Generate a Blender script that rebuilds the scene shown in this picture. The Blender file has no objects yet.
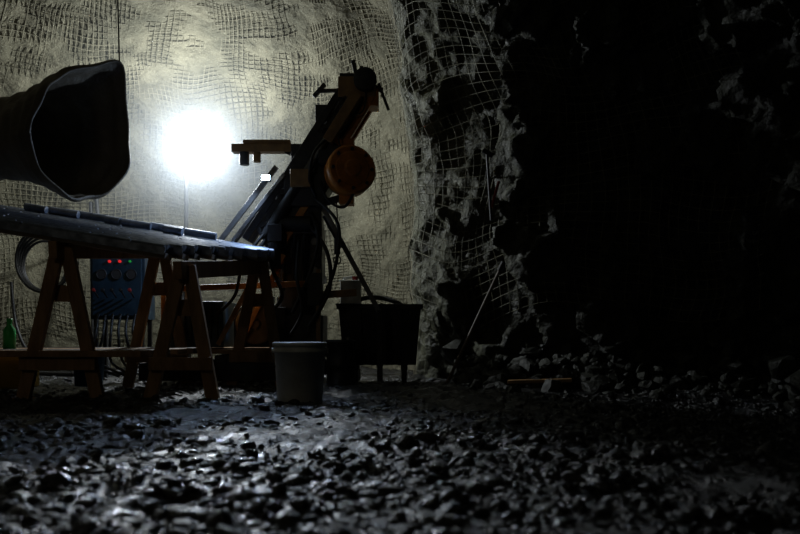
import bpy, math, random
import numpy as np
from mathutils import Vector, Matrix, noise, Quaternion
random.seed(7); rng=np.random.default_rng(7)
S=bpy.context.scene

# ------------------------------------------------------------ materials
def mat(name,c1,c2=None,rough=.6,rough2=None,scale=6,metal=0,bump=.0,bscale=30,bdist=.02,emit=None,es=0,detail=6,stretch=None,spec=.5,coat=0,facet=0,lit_tint=None):
    m=bpy.data.materials.new(name); m.use_nodes=True
    nt=m.node_tree; N=nt.nodes; L=nt.links; b=N['Principled BSDF']
    b.inputs['Base Color'].default_value=(*c1,1); b.inputs['Roughness'].default_value=rough
    b.inputs['Metallic'].default_value=metal
    b.inputs['Specular IOR Level'].default_value=spec
    b.inputs['Coat Weight'].default_value=coat; b.inputs['Coat Roughness'].default_value=.15
    tc=N.new('ShaderNodeTexCoord'); src=tc.outputs['Object']
    if stretch:
        mp=N.new('ShaderNodeMapping'); mp.inputs['Scale'].default_value=stretch
        L.new(src,mp.inputs['Vector']); src=mp.outputs['Vector']
    if c2:
        n=N.new('ShaderNodeTexNoise'); n.inputs['Scale'].default_value=scale; n.inputs['Detail'].default_value=detail
        n.inputs['Roughness'].default_value=.65
        L.new(src,n.inputs['Vector'])
        r=N.new('ShaderNodeValToRGB'); r.color_ramp.elements[0].position=.35; r.color_ramp.elements[1].position=.65
        r.color_ramp.elements[0].color=(*c1,1); r.color_ramp.elements[1].color=(*c2,1)
        L.new(n.outputs['Fac'],r.inputs['Fac']); col=r.outputs['Color']
        if lit_tint:   # lamp falloff painted into the rock colour: lighter near the corner (blotchy)
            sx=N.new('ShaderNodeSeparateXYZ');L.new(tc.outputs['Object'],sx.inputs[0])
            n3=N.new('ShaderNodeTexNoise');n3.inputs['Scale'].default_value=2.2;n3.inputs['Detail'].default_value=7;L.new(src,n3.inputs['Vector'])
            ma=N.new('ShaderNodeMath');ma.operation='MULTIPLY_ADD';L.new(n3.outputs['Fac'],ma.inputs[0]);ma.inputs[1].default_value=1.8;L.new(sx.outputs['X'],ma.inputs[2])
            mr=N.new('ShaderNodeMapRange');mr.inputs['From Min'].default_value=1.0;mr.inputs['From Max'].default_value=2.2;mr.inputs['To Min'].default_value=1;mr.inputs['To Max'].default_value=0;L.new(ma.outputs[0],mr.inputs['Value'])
            mx=N.new('ShaderNodeMix');mx.data_type='RGBA';L.new(mr.outputs['Result'],mx.inputs['Factor']);L.new(col,mx.inputs['A']);mx.inputs['B'].default_value=(*lit_tint,1);col=mx.outputs['Result']
        L.new(col,b.inputs['Base Color'])
        if rough2 is not None:
            mr=N.new('ShaderNodeMapRange'); mr.inputs['From Min'].default_value=.35; mr.inputs['From Max'].default_value=.65
            mr.inputs['To Min'].default_value=rough; mr.inputs['To Max'].default_value=rough2
            L.new(n.outputs['Fac'],mr.inputs['Value']); L.new(mr.outputs['Result'],b.inputs['Roughness'])
    if bump:
        n2=N.new('ShaderNodeTexNoise'); n2.inputs['Scale'].default_value=bscale; n2.inputs['Detail'].default_value=8
        n2.inputs['Roughness'].default_value=.6
        L.new(src,n2.inputs['Vector'])
        bp=N.new('ShaderNodeBump'); bp.inputs['Strength'].default_value=bump; bp.inputs['Distance'].default_value=bdist
        h=n2.outputs['Fac']
        if facet:
            vo=N.new('ShaderNodeTexVoronoi'); vo.inputs['Scale'].default_value=facet; L.new(src,vo.inputs['Vector'])
            ad=N.new('ShaderNodeMath'); ad.operation='ADD'; L.new(h,ad.inputs[0]); L.new(vo.outputs['Distance'],ad.inputs[1]); h=ad.outputs[0]
        L.new(h,bp.inputs['Height']); L.new(bp.outputs['Normal'],b.inputs['Normal'])
    if emit:
        b.inputs['Emission Color'].default_value=(*emit,1); b.inputs['Emission Strength'].default_value=es
    return m
M=dict(
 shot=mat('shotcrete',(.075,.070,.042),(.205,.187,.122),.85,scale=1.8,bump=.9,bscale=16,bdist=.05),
 rock=mat('rock_face',(.010,.011,.007),(.036,.038,.022),.45,.75,scale=3.5,bump=1.0,bscale=13,bdist=.06,facet=9,lit_tint=(.082,.082,.045)),
 wire=mat('mesh_wire',(.08,.08,.055),(.20,.19,.12),.5,scale=9,metal=.2),
 crust=mat('crusted_wire',(.085,.078,.048),(.24,.218,.145),.85,scale=2.5),
 mud=mat('wet_mud',(.004,.004,.005),(.010,.010,.010),.12,.40,scale=3,bump=1,bscale=28,bdist=.03,spec=.7),
 gravel=mat('wet_gravel',(.006,.007,.010),(.018,.019,.022),.09,.40,scale=9,bump=1,bscale=70,bdist=.012,spec=.8),
 rubble=mat('rubble_rock',(.008,.009,.005),(.030,.032,.020),.45,.75,scale=6,bump=.8,bscale=25,bdist=.02),
 wood=mat('sawn_timber',(.24,.13,.05),(.42,.25,.12),.7,scale=8,bump=.3,bscale=30,stretch=(3,3,.6)),
 woodd=mat('dark_timber',(.07,.055,.04),(.16,.12,.08),.6,scale=8,bump=.3),
 steel=mat('dark_steel',(.025,.027,.03),(.06,.06,.06),.4,.6,scale=12,metal=.5),
 bare=mat('bare_steel',(.25,.26,.27),(.12,.11,.10),.35,.6,scale=10,metal=.8),
 rod=mat('drill_rod_steel',(.20,.23,.29),(.08,.095,.12),.4,.6,scale=14,metal=.6),
 black=mat('black_rubber',(.012,.012,.012),rough=.5),
 fabric=mat('duct_fabric',(.075,.058,.035),(.14,.11,.07),.6,scale=4,bump=.6,bscale=9,bdist=.04),
 yellow=mat('yellow_paint',(.80,.28,.025),(.40,.14,.02),.45,scale=9),
 tan=mat('tan_paint',(.42,.24,.09),(.22,.13,.06),.5,scale=9),
 blue=mat('blue_paint',(.03,.07,.11),(.015,.035,.055),.4,scale=7),
 bluep=mat('blue_plastic',(.02,.16,.36),rough=.4),
 green=mat('green_plastic',(.03,.45,.10),rough=.4),
 ypl=mat('yellow_plastic',(.65,.42,.03),rough=.4),
 red=mat('red_paint',(.30,.02,.02),rough=.4),
 white=mat('white_plastic',(.78,.80,.76),(.5,.51,.47),.45,scale=7),
 redled=mat('red_indicator',(.4,0,0),emit=(1,.03,.03),es=.6),
 gled=mat('green_indicator',(0,.3,0),emit=(.05,1,.2),es=.15),
 glass=mat('gauge_face',(.06,.06,.06),rough=.2),
 lens=mat('led_lens',(.8,.9,1),emit=(.55,.75,1),es=60),
 warm=mat('fill_bulb',(.9,.8,.6),emit=(1,.85,.6),es=4),
)

# ------------------------------------------------------------ mesh builder
class MB:
    def __init__(s): s.v=[];s.f=[];s.m=[];s.sm=[];s.mats=[]
    def mi(s,k):
        if k not in s.mats: s.mats.append(k)
        return s.mats.index(k)
    def add(s,vs,fs,k,smooth=False):
        o=len(s.v); s.v+= [tuple(v) for v in vs]; i=s.mi(k)
        for f in fs: s.f.append([a+o for a in f]); s.m.append(i); s.sm.append(smooth)
    def beam(s,a,b,w,h,k,up=(0,0,1),taper=1.0):
        a=Vector(a);b=Vector(b);d=(b-a).normalized();u=Vector(up)
        if abs(d.dot(u))>.95:u=Vector((0,1,0))
        x=d.cross(u).normalized();y=x.cross(d).normalized()
        vs=[]
        for p,t in((a,1),(b,taper)):
            for sx,sy in((-1,-1),(1,-1),(1,1),(-1,1)): vs.append(p+x*sx*w/2*t+y*sy*h/2*t)
        s.add(vs,[(3,2,1,0),(4,5,6,7),(0,1,5,4),(1,2,6,5),(2,3,7,6),(3,0,4,7)],k)
    def box(s,c,sz,k,rz=0):
        c=Vector(c);R=Matrix.Rotation(rz,3,'Z')
        vs=[c+R@Vector((x*sz[0]/2,y*sz[1]/2,z*sz[2]/2)) for z in(-1,1) for x,y in((-1,-1),(1,-1),(1,1),(-1,1))]
        s.add(vs,[(3,2,1,0),(4,5,6,7),(0,1,5,4),(1,2,6,5),(2,3,7,6),(3,0,4,7)],k)
    def tube(s,pts,r,k,n=10,cap=True,close=False):
        pts=[Vector(p) for p in pts];rs=r if isinstance(r,(list,tuple)) else [r]*len(pts)
        vs=[];px=None
        for i,p in enumerate(pts):
            if close: d=(pts[(i+1)%len(pts)]-pts[i-1]).normalized()
            else: d=(pts[min(i+1,len(pts)-1)]-pts[max(i-1,0)]).normalized()
            if px is None:
                px=d.cross(Vector((0,0,1)))
                if px.length<.1:px=d.cross(Vector((0,1,0)))
            px=(px-d*px.dot(d)).normalized();py=d.cross(px)
            for j in range(n):
                t=2*math.pi*j/n; vs.append(p+(px*math.cos(t)+py*math.sin(t))*rs[i])
        fs=[];m=len(pts)
        for i in range(m if close else m-1):
            for j in range(n):
                a=i*n+j;b=i*n+(j+1)%n;i2=(i+1)%m
                fs.append((a,b,i2*n+(j+1)%n,i2*n+j))
        s.add(vs,fs,k,True)
        if cap and not close:
            s.add(vs[:n],[tuple(range(n))[::-1]],k);s.add(vs[-n:],[tuple(range(n))],k)
    def cyl(s,a,b,r,k,r2=None,n=20): s.tube([a,b],[r,r if r2 is None else r2],k,n)
    def lathe(s,a,axis,prof,k,n=32):
        a=Vector(a);ax=Vector(axis).normalized();x=ax.cross(Vector((0,0,1)))
        if x.length<.1:x=Vector((1,0,0))
        x.normalize();y=ax.cross(x);vs=[]
        for h,r in prof:
            for j in range(n):
                t=2*math.pi*j/n;vs.append(a+ax*h+(x*math.cos(t)+y*math.sin(t))*r)
        fs=[(i*n+j,i*n+(j+1)%n,(i+1)*n+(j+1)%n,(i+1)*n+j) for i in range(len(prof)-1) for j in range(n)]
        s.add(vs,fs,k,True)
    def ring(s,c,axis,R,r,k,n=28,m=8):
        ax=Vector(axis).normalized();x=ax.cross(Vector((0,0,1)))
        if x.length<.1:x=Vector((1,0,0))
        x.normalize();y=ax.cross(x)
        s.tube([Vector(c)+(x*math.cos(2*math.pi*i/n)+y*math.sin(2*math.pi*i/n))*R for i in range(n)],r,k,m,close=True)
    def make(s,name,bevel=0,parent=None,autosmooth=True):
        me=bpy.data.meshes.new(name);me.from_pydata(s.v,[],s.f)
        for k in s.mats: me.materials.append(M[k])
        me.polygons.foreach_set('material_index',s.m);me.polygons.foreach_set('use_smooth',s.sm);me.update()
        o=bpy.data.objects.new(name,me);S.collection.objects.link(o)
        if bevel:
            b=o.modifiers.new('bevel','BEVEL');b.width=bevel;b.segments=2;b.limit_method='ANGLE';b.angle_limit=.9
        if parent:o.parent=parent
        return o
def spline(pts,n=8):
    P=[Vector(p) for p in pts];out=[]
    for i in range(len(P)-1):
        p0=P[max(i-1,0)];p1=P[i];p2=P[i+1];p3=P[min(i+2,len(P)-1)]
        for j in range(n):
            t=j/n;out.append(.5*((2*p1)+(p2-p0)*t+(2*p0-5*p1+4*p2-p3)*t*t+(3*p1-p0-3*p2+p3)*t**3))
    out.append(P[-1]);return out
def quick_mesh(name,v,f,mats,smooth=True,mi=None):
    me=bpy.data.meshes.new(name)
    v=np.asarray(v,dtype=np.float32);f=np.asarray(f,dtype=np.int32);k=f.shape[1]
    me.vertices.add(len(v));me.vertices.foreach_set('co',v.ravel())
    me.loops.add(f.size);me.loops.foreach_set('vertex_index',f.ravel())
    me.polygons.add(len(f));me.polygons.foreach_set('loop_start',np.arange(0,f.size,k,dtype=np.int32))
    me.polygons.foreach_set('use_smooth',np.full(len(f),smooth))
    for m in mats: me.materials.append(m)
    me.update(calc_edges=True);me.validate()
    o=bpy.data.objects.new(name,me);S.collection.objects.link(o);return o

# ------------------------------------------------------------ cavern shell
C=np.array((-0.8,3.0))
ctrl=[(.12,6.38),(.50,6.0),(1.0,5.55),(1.55,5.32),(2.2,5.05),(2.8,4.3),(3.0,2.0),(2.7,-1),(2,-3),(0,-3.5),(-3,-3.2),(-4.8,-2),(-5.2,1),(-5.0,4),(-4.7,6),(-4.0,7.3),(-2.8,7.85),(-1.5,7.95),(-.6,7.8),(.0,7.4),(.2,6.95)]
cl=[Vector((x,y,0)) for x,y in ctrl];pl=[]
n=len(cl)
for i in range(n):
    p0,p1,p2,p3=cl[i-1],cl[i],cl[(i+1)%n],cl[(i+2)%n]
    for j in range(30):
        t=j/30;q=.5*((2*p1)+(p2-p0)*t+(2*p0-5*p1+4*p2-p3)*t*t+(3*p1-p0-3*p2+p3)*t**3);pl.append((q.x,q.y))
pl=np.array(pl);pl=np.vstack([pl,pl[:1]])
seg=np.hypot(*np.diff(pl,axis=0).T);arc=np.concatenate([[0],np.cumsum(seg)]);LEN=arc[-1]
def base(u): u=u%LEN; return np.array((np.interp(u,arc,pl[:,0]),np.interp(u,arc,pl[:,1])))
ang=np.unwrap(np.arctan2(pl[:,1]-C[1],pl[:,0]-C[0]));rad=np.hypot(pl[:,0]-C[0],pl[:,1]-C[1])
ao=np.argsort(ang%(2*math.pi));angs=(ang%(2*math.pi))[ao];rads=rad[ao]
def inside(x,y,mg=0): 
    a=math.atan2(y-C[1],x-C[0])%(2*math.pi);return math.hypot(x-C[0],y-C[1])<np.interp(a,angs,rads,period=2*math.pi)-mg
def u_of(i): return arc[i*30]
U_RIGHT_END=u_of(8);U_FRONT_END=u_of(11);U_LEFT_END=u_of(15);U_BACK_END=LEN
def prof(v):
    if v<.33: return 1.0,-.2+v/.33*1.6
    if v<.85:
        t=(v-.33)/.52*math.pi/2;return 1-.50*(1-math.cos(t)),1.40+1.62*math.sin(t)
    t=(v-.85)/.15;return .50*(1-t),3.02+.1*t
def roughw(u):
    u=u%LEN
    if u<.5: return .35+.65*u/.5
    if u<U_RIGHT_END:return 1.
    if u>LEN-.5:return .2+.15*(u-LEN+.5)/.5
    return .2
def shell(u,v,fine=True,off=0):
    b=base(u);s,z=prof(v);p=C+(b-C)*s
    d=(b-C);d=d/np.hypot(*d)
    zc=0 if v<.33 else min(1,(v-.33)/.52)
    nr=Vector((d[0]*math.cos(zc*1.57),d[1]*math.cos(zc*1.57),math.sin(zc*1.57)))
    P=Vector((p[0],p[1],z));w=roughw(u)
    uu=u%LEN;uu=uu if uu<LEN/2 else uu-LEN
    g=math.exp(-(uu/.9)**2)*(1 if v<.85 else (1-v)/.15)
    P.x-=g*(.07*noise.noise(Vector((7,z*1.6,2)))+.03*noise.noise(Vector((3,z*5,2))))
    q=P*1.0
    dd=noise.fractal(q*.9,1,2,3)*.13*(.6+w*.7)
    if fine:
        dd+=noise.fractal(q*4,1,2,4)*(.035+.03*w)
        if w>.3:
            k=min(1,(w-.2)*1.3)
            ds,ps=noise.voronoi(Vector((q.x*2.4,q.y*2.4,q.z*1.9)))
            c=ps[0];nv=noise.noise_vector(c*3.7)
            dd+=((noise.cell(c*7.3)-.5)*.11+nv.dot(Vector((q.x*2.4,q.y*2.4,q.z*1.9))-c)*.15)*k
            g=Vector((q.x*6.5,q.y*6.5,q.z*5.5))
            ds,ps=noise.voronoi(g);c=ps[0];nv=noise.noise_vector(c*2.7)
            dd+=((noise.cell(c*5.1)-.5)*.05+nv.dot(g-c)*.09)*k
    return P+nr*(dd+off)
us=[];u=0
while u<LEN:
    us.append(u); bx,by=base(u); vis=(by>1.2 and (u<U_RIGHT_END or u>U_LEFT_END-1.5)); u+=.026 if vis else .16
NU=len(us);vs=np.concatenate([np.linspace(0,.33,66),np.linspace(.33,.85,86)[1:],np.linspace(.85,1,14)[1:]]);NV=len(vs)
V=np.zeros((NV,NU,3),dtype=np.float32)
for i,v in enumerate(vs):
    for j,uu in enumerate(us): V[i,j]=shell(uu,v)
groups={'wall_right':[], 'wall_front':[], 'wall_left':[], 'wall_back':[], 'ceiling':[]}
for j in range(NU):
    uu=us[j];g='wall_right' if uu<U_RIGHT_END else 'wall_front' if uu<U_FRONT_END else 'wall_left' if uu<U_LEFT_END else 'wall_back'
    j2=(j+1)%NU
    for i in range(NV-1):
        gg='ceiling' if vs[i]>.66 else g
        groups[gg].append((i*NU+j,(i+1)*NU+j,(i+1)*NU+j2,i*NU+j2,uu))
flat=V.reshape(-1,3)
for g,fs in groups.items():
    arr=np.array(fs);fi=arr[:,:4].astype(np.int64);idx,inv=np.unique(fi,return_inverse=True)
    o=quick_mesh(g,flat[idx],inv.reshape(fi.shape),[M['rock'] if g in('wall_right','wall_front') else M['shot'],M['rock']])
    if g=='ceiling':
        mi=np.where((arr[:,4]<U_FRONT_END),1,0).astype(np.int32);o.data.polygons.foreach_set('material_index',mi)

# wire mesh on the walls
def wires(name,u0,u1,v0,v1,du,dv,r,off,key,jit):
    b=MB();nvv=70
    k=int((u1-u0)/du)
    def P(u,v):
        a=u+jit*noise.noise(Vector((u*1.3,v*6,3)));c=v+jit*.25*noise.noise(Vector((u*1.1,v*5,9)))
        return shell(a,min(max(c,0),.99),False,off-.025*(noise.noise(Vector((u*3,v*9,1)))))
    for i in range(k+1):
        u=u0+i*du;b.tube([P(u,v0+(v1-v0)*t/nvv) for t in range(nvv+1)],r,key,4,False)
    v=v0
    while v<v1:
        m=int((u1-u0)/.1);b.tube([P(u0+(u1-u0)*t/m,v) for t in range(m+1)],r,key,4,False)
        v+=dv
    return b.make(name)
wires('rock_bolt_wire_mesh',.02,u_of(4)+.3,.14,.80,.075,.015,.0026,-.09,'wire',.16)
wires('shotcreted_wire_mesh',u_of(14),LEN-.1,.02,.84,.055,.0095,.0042,-.008,'crust',.16)

# ------------------------------------------------------------ floor
def fz(x,y):
    p=Vector((x,y,0));return noise.fractal(p*1.1,1,2,3)*.035+noise.fractal(p*7,1,2,4)*.024
st=.024;xs=np.arange(-5.4,3.2,st);ys=np.arange(-3.6,8.2,st)
vid={};fv=[];ff=[]
for a,y in enumerate(ys):
    for c,x in enumerate(xs):
        if inside(x,y,-.15): vid[(a,c)]=len(fv);fv.append((x,y,fz(x,y)))
for (a,c),i in vid.items():
    q=[vid.get(k) for k in((a,c+1),(a+1,c+1),(a+1,c))]
    if None not in q: ff.append((i,*q))
quick_mesh('floor',fv,ff,[M['mud']])

# stones
import bmesh
protos=[]
for k in range(18):
    bm=bmesh.new();bmesh.ops.create_icosphere(bm,subdivisions=2,radius=1)
    sd=Vector((k*13.1,k*3.7,k))
    cuts=[Vector(rng.normal(size=3)).normalized() for _ in range(9)]
    for v in bm.verts:
        v.co*=1+noise.noise(v.co*1.1+sd)*.6
        for c in cuts:
            dd=v.co.dot(c)-.66
            if dd>0:v.co-=c*dd*.9
    bm.verts.ensure_lookup_table()
    protos.append((np.array([v.co[:] for v in bm.verts]),np.array([[v.index for v in f.verts] for f in bm.faces])));bm.free()
def scatter(name,items,key,smooth=True):
    VV=[];FF=[];o=0
    for (x,y,z,sx,sy,sz,i) in items:
        pv,pf=protos[i%18];q=Matrix.Rotation(rng.uniform(0,6.28),3,'Z')@Matrix.Rotation(rng.normal()*.35,3,'X')@Matrix.Rotation(rng.normal()*.25,3,'Y')
        w=(pv*np.array((sx,sy,sz)))@np.array(q).T+np.array((x,y,z));VV.append(w);FF.append(pf+o);o+=len(pv)
    return quick_mesh(name,np.vstack(VV),np.vstack(FF),[M[key]],smooth)
it=[]
while len(it)<15000:
    y=1.0+rng.random()**1.15*5.4;x=rng.uniform(-.62,.62)*y*1.0
    if not inside(x,y,.12):continue
    if noise.noise(Vector((x*1.6,y*1.6,4)))<-.15+rng.normal()*.12: continue
    r=float(np.clip(rng.lognormal(-4.75,.6),.004,.042))
    it.append((x,y,fz(x,y)-r*.1,r*rng.uniform(.9,1.4),r*rng.uniform(.7,1),r*rng.uniform(.5,.8),len(it)))
scatter('gravel',it,'gravel',True)
it=[]
while len(it)<750:
    u=rng.uniform(0,u_of(6));b=base(u);d=abs(rng.normal())*.30
    t=1-(d+.05)/np.hypot(*(b-C));p=C+(b-C)*t
    r=float(np.clip(rng.lognormal(-3.1,.55),.03,.15))
    if p[0]<.42: continue
    if p[1]<2.2: r=min(r,.08)
    h=max(0,.28-d*.6)*rng.random()
    it.append((p[0],p[1],fz(*p)+r*.2+h,r,r*rng.uniform(.6,1),r*rng.uniform(.5,.95),len(it)))
scatter('rubble',it,'rubble',False)

# ------------------------------------------------------------ tilted core rack on sawhorses
def tz(x,y): return .80-(x+1.27)*.16+(y-4.2)*.14
b=MB()
slope=lambda x,y,dz=0:(x,y,tz(x,y)+dz)
for i in range(9):
    y=4.20+i*.14;xr=-1.24+.40*i/8+random.uniform(-.03,.03)
    b.beam(slope(-3.2,y,-.02),slope(xr,y,-.02),.125,.03,'woodd')
    b.beam(slope(-3.2,y-.062,.012),slope(xr,y-.062,.012),.008,.04,'rod')
    b.beam(slope(-3.2,y+.062,.012),slope(xr,y+.062,.012),.008,.04,'rod')
    for s_ in (-.03,0.03):
        x=-3.2
        while x<xr-.1:
            l=random.uniform(.25,.9);x2=min(x+l,xr-.01)
            b.cyl(slope(x,y+s_,.022),slope(x2,y+s_,.022),.024,'rod',n=10);x=x2+random.uniform(.004,.03)
b.make('core_tray_rack')
b=MB()
for i in range(9):
    x=-2.5+i*.135+random.uniform(-.04,.04);y=5.12+random.random()*.16
    l=random.uniform(.10,.22);b.cyl(slope(x,y,.071),slope(x+l,y+random.uniform(-.02,.02),.071),.025,'rod',n=12)
b.make('drill_core_pieces')

def sawhorse(name,ax,ay,bx,by,topoff,fl,fr,cross=.2):
    b=MB();za=tz(ax,ay)-topoff;zb=tz(bx,by)-topoff
    b.beam((ax-.02,ay-.08,za),(bx+.01,by+.06,zb),.05,.095,'wood')
    for (x,y,z) in((ax,ay,za),(bx,by,zb)):
        for sx in(-fl,fr):
            b.beam((x+(.02 if sx>0 else -.02),y,z+.03),(x+sx,y,fz(x+sx,y)-.01),.07,.038,'wood',up=(0,1,0))
        t=1-(cross)/z
        b.beam((x-fl*t-.05,y-.04,cross),(x+fr*t+.05,y-.04,cross),.022,.07,'wood')
        t2=.28;b.beam((x-fl*t2-.03,y+.035,z*(1-t2)),(x+fr*t2+.03,y+.035,z*(1-t2)),.02,.09,'wood')
    return b.make(name,.003)
sawhorse('sawhorse',-1.83,4.22,-1.62,5.25,.085,.22,.19)
sawhorse('sawhorse',-1.16,4.20,-.95,5.25,.085,.19,.15)
b=MB()
for i in range(4):
    y=4.24+i*.24
    b.beam((-2.9,y,.255),(-1.38+.03*i,y,.252),.20,.032,'woodd' if i%2 else 'wood')
b.make('shelf_planks',.003)

# ------------------------------------------------------------ bucket
b=MB();bc=(-.54,4.2,fz(-.54,4.2)+.0)
b.lathe(bc,(0,0,1),[(0,0),(0,.115),(.01,.12),(.29,.137),(.29,.146),(.305,.146),(.305,.139),(.325,.14),(.325,.147),(.34,.147),(.345,.142),(.34,.134),(.02,.114),(.02,0)],'white',40)
b.tube([(bc[0]+.147*math.cos(t),bc[1]-.147*abs(math.sin(t))*.35-.02,bc[2]+.30-.16*abs(math.sin(t))) for t in np.linspace(0,math.pi,16)],.003,'bare',6)
b.cyl((bc[0]-.152,bc[1],bc[2]+.30),(bc[0]-.138,bc[1],bc[2]+.30),.014,'white');b.cyl((bc[0]+.138,bc[1],bc[2]+.30),(bc[0]+.152,bc[1],bc[2]+.30),.014,'white')
b.make('plastic_bucket')

# ------------------------------------------------------------ work lamp on stand
LX,LY,LZ=-1.73,6.70,1.93
b=MB();ly=6.80;px_=-1.87
b.cyl((px_,ly,.0),(px_,ly,1.75),.018,'steel');b.cyl((px_,ly,1.0),(px_,ly,1.12),.028,'steel')
for a in(.4,2.5,4.6): b.cyl((px_,ly,.75),(px_+.42*math.cos(a),ly+.42*math.sin(a),.0),.013,'steel',n=10)
b.beam((px_-.04,ly,1.75),(LX+.12,ly,1.75),.03,.03,'steel')
b.beam((LX,ly,1.75),(LX,ly,1.86),.02,.03,'steel')
b.box((LX,ly+.02,LZ),(.13,.02,.11),'steel')
for i in range(6): b.box((LX-.055+.022*i,ly+.04,LZ),(.006,.02,.10),'steel')
o=b.make('work_lamp',.002)
ld=bpy.data.lights.new('lamp_glow','POINT');ld.energy=150;ld.color=(.88,.95,1.0);ld.shadow_soft_size=.085
lo=bpy.data.objects.new('lamp_source',ld);lo.location=(LX,LY,LZ);S.collection.objects.link(lo);lo.parent=o
# added dim fill light, unseen behind the camera; its fitting is invented
b=MB();bx_,by_,bz_=-2.6,-.2,2.40
b.lathe((bx_,by_,bz_),(0,0,1),[(0,0),(-.01,.03),(.0,.06),(.05,.075),(.08,.07)],'warm',20);b.cyl((bx_,by_,bz_+.08),(bx_,by_,bz_+.14),.085,'steel');b.cyl((bx_,by_,bz_+.14),(bx_,by_,2.85),.008,'black')
o=b.make('fill_lamp')
ld=bpy.data.lights.new('fill_glow','POINT');ld.energy=7;ld.color=(1,.88,.68);ld.shadow_soft_size=.08
lo=bpy.data.objects.new('fill_source',ld);lo.location=(bx_,by_,bz_-.11);S.collection.objects.link(lo);lo.parent=o

# ------------------------------------------------------------ drill rig
b=MB()
for y in(5.25,5.95):
    b.beam((-1.75,y,.10),(-.55,y,.10),.09,.12,'steel')
for x in(-1.65,-1.2,-.7): b.beam((x,5.2,.17),(x,6.0,.17),.08,.08,'steel')
b.box((-1.15,5.6,.235),(1.15,.72,.03),'tan')
b.box((-1.42,5.6,.42),(.40,.45,.32),'blue')
for i in range(8): b.box((-1.58+i*.045,5.365,.43),(.02,.02,.22),'steel')
b.box((-.98,5.62,.40),(.36,.38,.28),'steel')
for i in range(4): b.cyl((-1.11+i*.085,5.62,.52),(-1.11+i*.085,5.62,.62),.034,'bare')
b.lathe((-1.0,5.43,.42),(0,-1,0),[(0,0),(0,.13),(.05,.14),(.06,.12),(.04,.04),(.07,.03),(.07,0)],'tan')
b.cyl((-1.5,5.5,.58),(-1.5,5.5,.76),.03,'bare')
b.beam((-1.62,5.33,.66),(-.6,5.33,.70),.03,.04,'yellow')
b.beam((-1.62,5.33,.30),(-1.62,5.33,.67),.03,.03,'yellow')
b.beam((-1.1,5.36,.28),(-.80,5.36,.90),.035,.05,'yellow',up=(0,1,0))
b.beam((-1.25,5.34,.28),(-1.05,5.34,.66),.03,.03,'tan',up=(0,1,0))
# pedestal column
b.box((-.72,5.62,.36),(.36,.36,.25),'steel')
b.cyl((-.72,5.62,.45),(-.72,5.62,.72),.15,'steel');b.cyl((-.72,5.62,.72),(-.72,5.62,.77),.19,'steel')
b.box((-.71,5.60,.93),(.32,.26,.36),'steel')
b.box((-.74,5.52,1.17),(.38,.20,.24),'steel')
b.box((-.66,5.48,1.35),(.28,.22,.22),'steel')
b.box((-.58,5.34,.66),(.10,.10,.22),'steel');b.cyl((-.86,5.36,.80),(-.86,5.36,.98),.05,'steel')
b.box((-.86,5.38,1.05),(.10,.08,.12),'steel')
b.cyl((-.84,5.42,1.12),(-.62,5.42,1.12),.055,'steel')
for k in range(3): b.cyl((-.82+k*.07,5.45,.66+k*.02),(-.80+k*.07,5.40,1.05),.014,'black',n=8)
for x,z in((-.60,.80),(-.60,.90),(-.60,1.0)): b.cyl((x,5.44,z),(x,5.50,z),.025,'bare',n=12)
# mast
a0=Vector((-.98,5.52,.95));a1=Vector((-.27,5.50,2.08));d=(a1-a0).normalized();nn=Vector((-d.z,0,d.x))
for off in(-.12,.12):
    for yy in(-.08,.08):
        b.beam(a0+nn*off+Vector((0,yy,0)),a1+nn*off*.85+Vector((0,yy,0)),.05,.05,'yellow' if off<0 else 'steel',up=(0,1,0))
Lm=(a1-a0).length
for i in range(10):
    t=i/10*Lm;s1=.11*(1 if i%2 else -1)
    for yy in(-.09,.09): b.beam(a0+d*t+nn*s1+Vector((0,yy,0)),a0+d*(t+Lm/10)-nn*s1+Vector((0,yy,0)),.03,.012,'steel',up=(0,1,0))
b.beam(a0+d*.35,a1-d*.05,.15,.13,'steel',up=(0,1,0))
b.beam(a0+d*.45+nn*-.03,a0+d*.90+nn*-.03,.32,.24,'steel',up=(0,1,0))
b.beam(a0+d*.62-nn*.16,a0+d*.82-nn*.16,.14,.14,'steel',up=(0,1,0))
b.beam(a1-d*.46-nn*.02+Vector((0,-.13,0)),a1-d*.08-nn*.02+Vector((0,-.13,0)),.07,.13,'tan',up=(0,1,0))
b.box(a1-d*.30+nn*.14,(.09,.12,.12),'steel');b.box(a1-d*.62+nn*.14,(.09,.14,.11),'steel')
b.box(a1-d*.45-nn*.14,(.08,.14,.10),'steel')
b.box(a0+d*.56+Vector((0,-.16,0)),(.14,.06,.12),'tan');b.box(a0+d*.78-nn*.08+Vector((0,-.16,0)),(.12,.06,.10),'steel')
b.cyl(a0+d*.1+Vector((0,-.12,0)),a1-d*.3+Vector((0,-.12,0)),.028,'bare',n=14)
b.cyl(a0+d*.1+Vector((0,-.12,0)),a0+d*.55+Vector((0,-.12,0)),.042,'steel',n=14)
tp=a1
b.box(tp+Vector((-.03,0,-.01)),(.26,.22,.14),'tan')
b.box(tp+Vector((-.06,0,.06)),(.18,.18,.06),'steel')
b.box(tp+Vector((.07,-.02,-.08)),(.10,.16,.12),'yellow')
b.lathe(tp+Vector((.03,-.11,.03)),(0,-1,0),[(0,0),(0,.08),(.012,.08),(.02,.06),(.03,.06),(.04,.08),(.05,.08),(.05,0)],'steel')
b.beam(tp+Vector((-.02,-.05,.02)),tp+Vector((-.06,-.05,.19)),.03,.03,'steel')
b.beam(tp+Vector((.02,-.05,.02)),tp+Vector((.0,-.05,.15)),.025,.025,'steel')
b.beam(tp+Vector((.0,-.05,.03)),tp+Vector((.15,-.05,-.02)),.04,.03,'steel')
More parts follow.
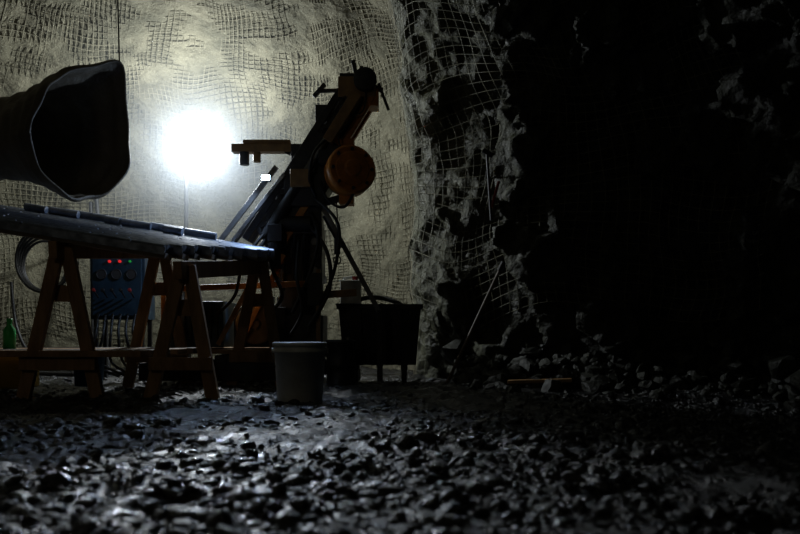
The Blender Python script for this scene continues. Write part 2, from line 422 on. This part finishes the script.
b.beam(tp+Vector((.12,-.05,.03)),tp+Vector((.19,-.06,-.16)),.02,.02,'steel')
b.beam(tp+Vector((-.05,0,.0)),tp+Vector((-.30,.0,-.01)),.025,.025,'steel')
b.beam(tp+Vector((-.34,0,-.05)),tp+Vector((-.26,0,.04)),.025,.03,'steel')
# motor drum
mc=Vector((-.35,5.36,1.47));ma=Vector((.35,-1,.12));an=ma.normalized()
b.lathe(mc-an*.06,ma,[(0,0),(0,.15),(.02,.17),(.13,.17),(.145,.155),(.14,.12),(.15,.115),(.15,.06),(.17,.05),(.17,0)],'yellow',36)
xx=an.cross(Vector((0,0,1))).normalized();yy=an.cross(xx)
for i in range(8):
    t=i/8*6.28
    p=mc+an*.08+(xx*math.cos(t)+yy*math.sin(t))*.137;b.cyl(p,p+an*.02,.011,'steel',n=8)
b.cyl(mc-an*.05,mc-an*.25,.09,'steel')
b.beam(mc+Vector((-.16,.12,.05)),mc+Vector((.02,.1,.2)),.08,.08,'yellow')
b.box(mc+Vector((-.05,.1,.19)),(.16,.14,.10),'yellow');b.box(mc+Vector((-.02,.05,-.19)),(.10,.12,.06),'yellow')
# diagonal stays
b.beam((-1.28,5.45,.98),(-.86,5.42,1.52),.035,.03,'bare',up=(0,1,0))
b.beam((-1.16,5.40,1.0),(-.80,5.38,1.46),.025,.03,'bare',up=(0,1,0))
b.cyl((-1.22,5.5,.95),(-.72,5.5,1.56),.02,'steel')
b.beam((-1.30,5.42,.97),(-1.12,5.42,.97),.03,.04,'steel')
# right strut
b.beam((-.55,5.40,1.26),(-.14,5.42,.50),.035,.025,'bare',up=(0,1,0))
b.cyl((-.52,5.42,1.18),(-.40,5.42,.96),.024,'steel')
b.beam((-.58,5.4,1.25),(-.40,5.4,1.30),.03,.05,'steel')
b.beam((-.53,5.62,.22),(-.2,5.45,.18),.06,.06,'steel');b.beam((-.14,5.42,.52),(-.14,5.42,.0),.04,.04,'steel')
b.cyl((-.14,5.42,0),(-.14,5.42,.02),.08,'steel')
b.beam((-.56,5.33,.62),(-.30,5.36,.64),.04,.05,'tan')
b.beam((-.56,5.33,.80),(-.56,5.33,.3),.03,.03,'tan')
# top cross bar
b.box((-.98,5.62,1.69),(.46,.09,.055),'tan');b.box((-.96,5.62,1.735),(.34,.07,.03),'tan')
b.cyl((-1.12,5.6,1.66),(-1.12,5.6,1.57),.035,'steel');b.cyl((-1.03,5.6,1.66),(-1.03,5.6,1.59),.028,'tan')
b.beam((-.82,5.62,1.68),(-.62,5.55,1.58),.04,.05,'steel')
def hose(*p,r=.011,k='black'): b.tube(spline(p),r,k,8)
hose((-.38,5.38,2.0),(-.33,5.35,1.85),(-.42,5.33,1.72),(-.40,5.34,1.62),r=.006)
hose((-.24,5.42,2.15),(-.25,5.36,1.9),(-.38,5.36,1.86),(-.42,5.4,1.95),r=.006)
hose((-.55,5.38,1.24),(-.545,5.37,.9),(-.56,5.36,.65),(-.55,5.4,.3),r=.007)
hose((-.62,5.42,1.2),(-.56,5.33,1.0),(-.62,5.3,.75),(-.74,5.36,.5),r=.014)
hose((-.66,5.42,1.15),(-.50,5.30,.92),(-.48,5.28,.66),(-.62,5.3,.4),r=.014)
hose((-.85,5.42,1.12),(-.98,5.34,.9),(-.92,5.3,.7),(-.98,5.4,.55),r=.016)
hose((-.80,5.42,1.05),(-.88,5.30,.85),(-.80,5.28,.62),(-.90,5.36,.5),r=.013)
hose((-.9,5.40,1.10),(-1.06,5.30,.86),(-1.12,5.28,.62),(-1.25,5.36,.5),r=.012)
hose((-.7,5.38,1.0),(-.70,5.26,.75),(-.66,5.24,.5),(-.78,5.3,.3),r=.012)
hose((-.60,5.38,1.30),(-.42,5.26,1.10),(-.44,5.26,.80),(-.55,5.3,.55),r=.012)
hose((-.45,5.38,1.75),(-.58,5.30,1.60),(-.62,5.32,1.42),(-.58,5.36,1.30),r=.010)
hose((-.30,5.3,1.35),(-.38,5.30,1.22),(-.50,5.34,1.28),(-.55,5.38,1.42),r=.010)
b.cyl((-.43,5.33,1.01),(-.43,5.33,.90),.022,'steel');hose((-.44,5.36,1.28),(-.43,5.34,1.15),(-.43,5.33,1.0),r=.005)
b.ring((-.43,5.33,.86),(0,1,0),.025,.006,'steel',16,6)
b.box((-.925,5.37,1.43),(.07,.03,.05),'steel');b.box((-.925,5.352,1.43),(.055,.006,.035),'lens')
b.make('core_drilling_rig',.003)
ld=bpy.data.lights.new('rig_light','SPOT');ld.energy=34;ld.color=(.50,.68,1.0);ld.shadow_soft_size=.02;ld.spot_size=2.6;ld.spot_blend=.7
lo2=bpy.data.objects.new('rig_light_source',ld);lo2.location=(-.925,5.33,1.43);lo2.rotation_euler=(math.radians(58),0,math.radians(130));S.collection.objects.link(lo2);lo2.parent=bpy.data.objects['core_drilling_rig']

# ------------------------------------------------------------ control panel
b=MB()
b.box((-2.08,5.85,.72),(.40,.24,.52),'blue');b.box((-2.08,5.72,.72),(.36,.02,.47),'blue')
b.beam((-2.28,5.70,.99),(-1.88,5.70,.99),.05,.02,'blue')
for x in(-2.25,-1.91):
    for y in(5.76,5.94): b.beam((x,y,.47),(x,y,.0),.03,.03,'steel')
for i,x in enumerate((-2.13,-2.055)):
    b.cyl((x,5.71,.885),(x,5.695,.885),.010,'redled',n=12)
b.cyl((-1.98,5.71,.885),(-1.98,5.695,.885),.008,'gled',n=12)
for i in range(3):
    x=-2.19+i*.11
    b.ring((x,5.705,.79),(0,1,0),.035,.006,'steel',20,6);b.cyl((x,5.708,.79),(x,5.702,.79),.034,'glass')
for i in range(5):
    x=-2.21+i*.065;b.cyl((x,5.7,.62),(x,5.63,.66),.006,'steel',n=8);b.lathe((x,5.62,.665),(0,-1,.5),[(0,0),(0,.013),(.02,.013),(.02,0)],'black' if i%4 else 'red',12)
for i in range(6):
    x=-2.22+i*.055;b.tube(spline([(x,5.72,.50),(x+.02,5.62,.35),(x-.05+.03*i,5.66,.15),(x+.2,5.6,.05)]),.010,'black',8)
b.make('control_panel',.004)

# ------------------------------------------------------------ muck bin
b=MB()
x0,x1,y0,y1,zt,zb=-.44,.15,5.55,5.93,.55,.13
tp4=[(x0,y0),(x1,y0),(x1,y1),(x0,y1)];bt=[(x0+.035,y0+.03),(x1-.035,y0+.03),(x1-.035,y1-.03),(x0+.035,y1-.03)]
o_=[(x,y,zb) for x,y in bt]+[(x,y,zt) for x,y in tp4];w=.015
i_=[(x+(w if x<-.1 else -w),y+(w if y<5.75 else -w),zb+w) for x,y in bt]+[(x+(w if x<-.1 else -w),y+(w if y<5.75 else -w),zt) for x,y in tp4]
b.add(o_+i_,[(3,2,1,0),(0,1,5,4),(1,2,6,5),(2,3,7,6),(3,0,4,7),(8,9,10,11),(9,8,12,13),(10,9,13,14),(11,10,14,15),(8,11,15,12),(4,5,13,12),(5,6,14,13),(6,7,15,14),(7,4,12,15)],'steel')
for p,q in zip(tp4,tp4[1:]+tp4[:1]): b.beam((*p,zt),(*q,zt),.03,.035,'steel')
for t in(.25,.5,.75): b.beam((x0+(x1-x0)*t,y0-.005,zt),(x0+.035+(x1-x0-.07)*t,y0+.025,zb),.03,.02,'steel')
for x in(x0+.12,x1-.12): b.beam((x,y0+.03,.12),(x,y1-.03,.12),.05,.05,'steel')
for x in(x0+.12,x1-.12):
    for y in(y0+.06,y1-.06): b.lathe((x-.02,y,.07),(1,0,0),[(0,0),(0,.07),(.04,.07),(.04,0)],'black',20)
b.tube(spline([(-.38,5.7,.5),(-.3,5.68,.6),(-.15,5.75,.62),(0,5.7,.57),(.05,5.8,.5)]),.018,'black',8)
b.make('muck_bin',.003)
b=MB();b.box((-.36,5.72,.66),(.15,.12,.17),'white');b.cyl((-.33,5.72,.745),(-.33,5.72,.775),.022,'red');b.beam((-.41,5.72,.76),(-.35,5.72,.77),.02,.02,'white')
b.beam((-.41,5.72,.74),(-.41,5.72,.765),.02,.02,'white');b.beam((-.46,5.72,.565),(-.27,5.72,.565),.4,.012,'steel',up=(0,0,1))
b.make('jerry_can',.012)
b=MB();b.lathe((-.40,5.28,fz(-.4,5.28)),(0,0,1),[(0,0),(0,.10),(.02,.105),(.02,.098),(.13,.098),(.14,.105),(.15,.098),(.28,.098),(.29,.105),(.31,.105),(.30,.095),(.30,0)],'steel',28)
b.cyl((-.35,5.28,.30),(-.35,5.28,.33),.02,'bare');b.make('oil_drum')

# ------------------------------------------------------------ wall poles, board
b=MB();b.cyl((.32,5.35,fz(.32,5.35)),(.69,5.40,.79),.012,'woodd',n=10);b.cyl((.69,5.40,.79),(.72,5.41,.85),.018,'steel',n=10);b.make('leaning_pole')
b=MB();b.cyl((.61,5.45,1.62),(.64,5.45,1.15),.010,'steel',n=10);b.beam((.58,5.45,1.64),(.65,5.45,1.60),.03,.03,'steel');b.cyl((.64,5.45,1.24),(.69,5.43,1.42),.010,'red',n=10);b.cyl((.61,5.45,1.5),(.64,5.80,1.5),.008,'steel',n=8);b.make('scaling_bar')
b=MB();b.beam((.70,5.05,.045),(1.10,4.98,.06),.09,.022,'tan');b.make('timber_offcut',.003)

# ------------------------------------------------------------ left small items
b=MB();b.box((-2.50,5.0,.12),(.26,.24,.22),'ypl');b.cyl((-2.44,5.0,.22),(-2.44,5.0,.27),.03,'black');b.beam((-2.58,5.0,.25),(-2.48,5.0,.25),.03,.025,'ypl');b.make('yellow_fuel_can',.02)
b=MB();b.lathe((-2.02,5.05,.02),(0,0,1),[(0,0),(0,.085),(.2,.10),(.2,.107),(.215,.107),(.215,.095),(.02,.08),(.02,0)],'bluep',28);b.ring((-2.02,4.96,.14),(0,1,.5),.09,.003,'bare',20,6);b.make('blue_bucket')
b=MB();b.lathe((-2.32,4.62,.27),(0,0,1),[(0,0),(0,.035),(.11,.035),(.14,.014),(.16,.014),(.165,.016),(.18,.016),(.18,0)],'green',20);b.make('spray_bottle')
b=MB()
for k in range(5): b.ring((-3.15+.01*k,6.9-.03*k,.95+.01*k),(.25,1,.05),.22+.015*k,.012,'black',36,8)
b.tube(spline([(-3.4,6.8,.8),(-3.3,6.7,.4),(-3.1,6.6,.15),(-2.7,6.5,.05)]),.014,'black',8)
b.cyl((-3.15,6.75,1.20),(-3.15,7.5,1.22),.012,'steel',n=8)
b.make('hose_coil')
b=MB()
for k,(xa,xb,t) in enumerate(((-2.75,-2.55,.0),(-2.62,-2.5,.1))): b.cyl((xa,7.0,.02),(xb-.4,7.42,1.6+t),.02,'steel',n=10)
b.make('spare_drill_rods')
b=MB()
b.tube(spline([(-3.4,6.4,.04),(-2.6,6.2,.03),(-1.9,6.5,.05),(-1.2,6.5,.04),(-.4,6.4,.05)]),.02,'black',8);b.make('water_hose')

# ------------------------------------------------------------ ventilation duct
b=MB();n=64
ax=spline([Vector((-4.2,5.5,1.62)),Vector((-3.3,5.25,1.61)),Vector((-2.75,5.05,1.60)),Vector((-2.34,4.92,1.59)),Vector((-2.10,4.82,1.575)),Vector((-1.93,4.74,1.56))],9)
m=len(ax)
def ringpts(i,inn=0):
    t=i/(m-1);c=ax[i];d=(ax[min(i+1,m-1)]-ax[max(i-1,0)]).normalized()
    d=(d+Vector((0,-.25,0))*t**3).normalized()
    x=d.cross(Vector((0,0,1))).normalized();z=x.cross(d)
    f=max(0,(t-.5)/.5);f=f*f*(3-2*f)
    R=.255+.085*f
    out=[]
    for j in range(n):
        a=2*math.pi*j/n
        r=R*(1+.035*math.sin(3*a+t*9)*(1-f)+.02*math.sin(9*a-t*11)+.025*math.sin(t*60+math.sin(a*2))+.02*f*math.sin(5*a+1))
        pk=max(0,math.cos(a-2.1))**10*f**3*.17
        out.append(c+x*math.cos(a)*(r-inn)*.97+z*math.sin(a)*(r-inn)*(1.0+.15*f)+(z*.95-x*.3)*pk+d*.03*f*math.sin(4*a))
    return out
vv=[]
for i in range(m): vv+=ringpts(i)
for i in range(m-1,-1,-1): vv+=ringpts(i,.014)
fs=[(i*n+j,i*n+(j+1)%n,(i+1)*n+(j+1)%n,(i+1)*n+j) for i in range(2*m-1) for j in range(n)]
b.add(vv,fs,'fabric',True)
rp=ringpts(m-1,.007);b.tube(rp,.009,'fabric',8,close=True)
top=max(rp,key=lambda p:p.z)
b.tube([top,top+Vector((-.03,.05,.5)),top+Vector((-.04,.08,1.02))],.005,'black',6)
b.tube([ax[8]+Vector((0,0,.25)),ax[8]+Vector((.0,.0,.9))],.006,'black',6)
b.make('ventilation_duct')

# ------------------------------------------------------------ haze ball added to give the lamp its glow (thick near it, thinning out)
RH=2.0
bm=bmesh.new();bmesh.ops.create_uvsphere(bm,u_segments=32,v_segments=16,radius=RH)
me=bpy.data.meshes.new('halo_haze');bm.to_mesh(me);bm.free();ho=bpy.data.objects.new('halo_haze',me);ho.location=(LX,LY-.1,LZ);S.collection.objects.link(ho)
hm=bpy.data.materials.new('haze');hm.use_nodes=True;nt=hm.node_tree
for nd in list(nt.nodes): nt.nodes.remove(nd)
N=nt.nodes;L=nt.links
oo=N.new('ShaderNodeOutputMaterial');vsn=N.new('ShaderNodeVolumeScatter');vsn.inputs['Anisotropy'].default_value=.3
vsn.inputs['Color'].default_value=(.85,.93,1,1)
tc=N.new('ShaderNodeTexCoord');ln=N.new('ShaderNodeVectorMath');ln.operation='LENGTH';L.new(tc.outputs['Object'],ln.inputs[0])
mr=N.new('ShaderNodeMapRange');mr.inputs['From Min'].default_value=0;mr.inputs['From Max'].default_value=RH*.98;mr.inputs['To Min'].default_value=1;mr.inputs['To Max'].default_value=0
L.new(ln.outputs['Value'],mr.inputs['Value'])
pw=N.new('ShaderNodeMath');pw.operation='POWER';pw.inputs[1].default_value=2.8;L.new(mr.outputs['Result'],pw.inputs[0])
ml=N.new('ShaderNodeMath');ml.operation='MULTIPLY';ml.inputs[1].default_value=.36;L.new(pw.outputs[0],ml.inputs[0])
L.new(ml.outputs[0],vsn.inputs['Density']);L.new(vsn.outputs[0],oo.inputs['Volume']);me.materials.append(hm)

# ------------------------------------------------------------ world, camera
w=bpy.data.worlds.new('dark');S.world=w;w.use_nodes=True;w.node_tree.nodes['Background'].inputs[0].default_value=(.0,.0,.0,1)
cd=bpy.data.cameras.new('camera');cd.lens=35;cd.sensor_width=36;cd.shift_y=.079
cd.dof.use_dof=True;cd.dof.focus_distance=4.8;cd.dof.aperture_fstop=2.8
co=bpy.data.objects.new('camera',cd);co.location=(0,0,.38);co.rotation_euler=(math.radians(90),0,0);S.collection.objects.link(co);S.camera=co
S.view_settings.view_transform='Standard'
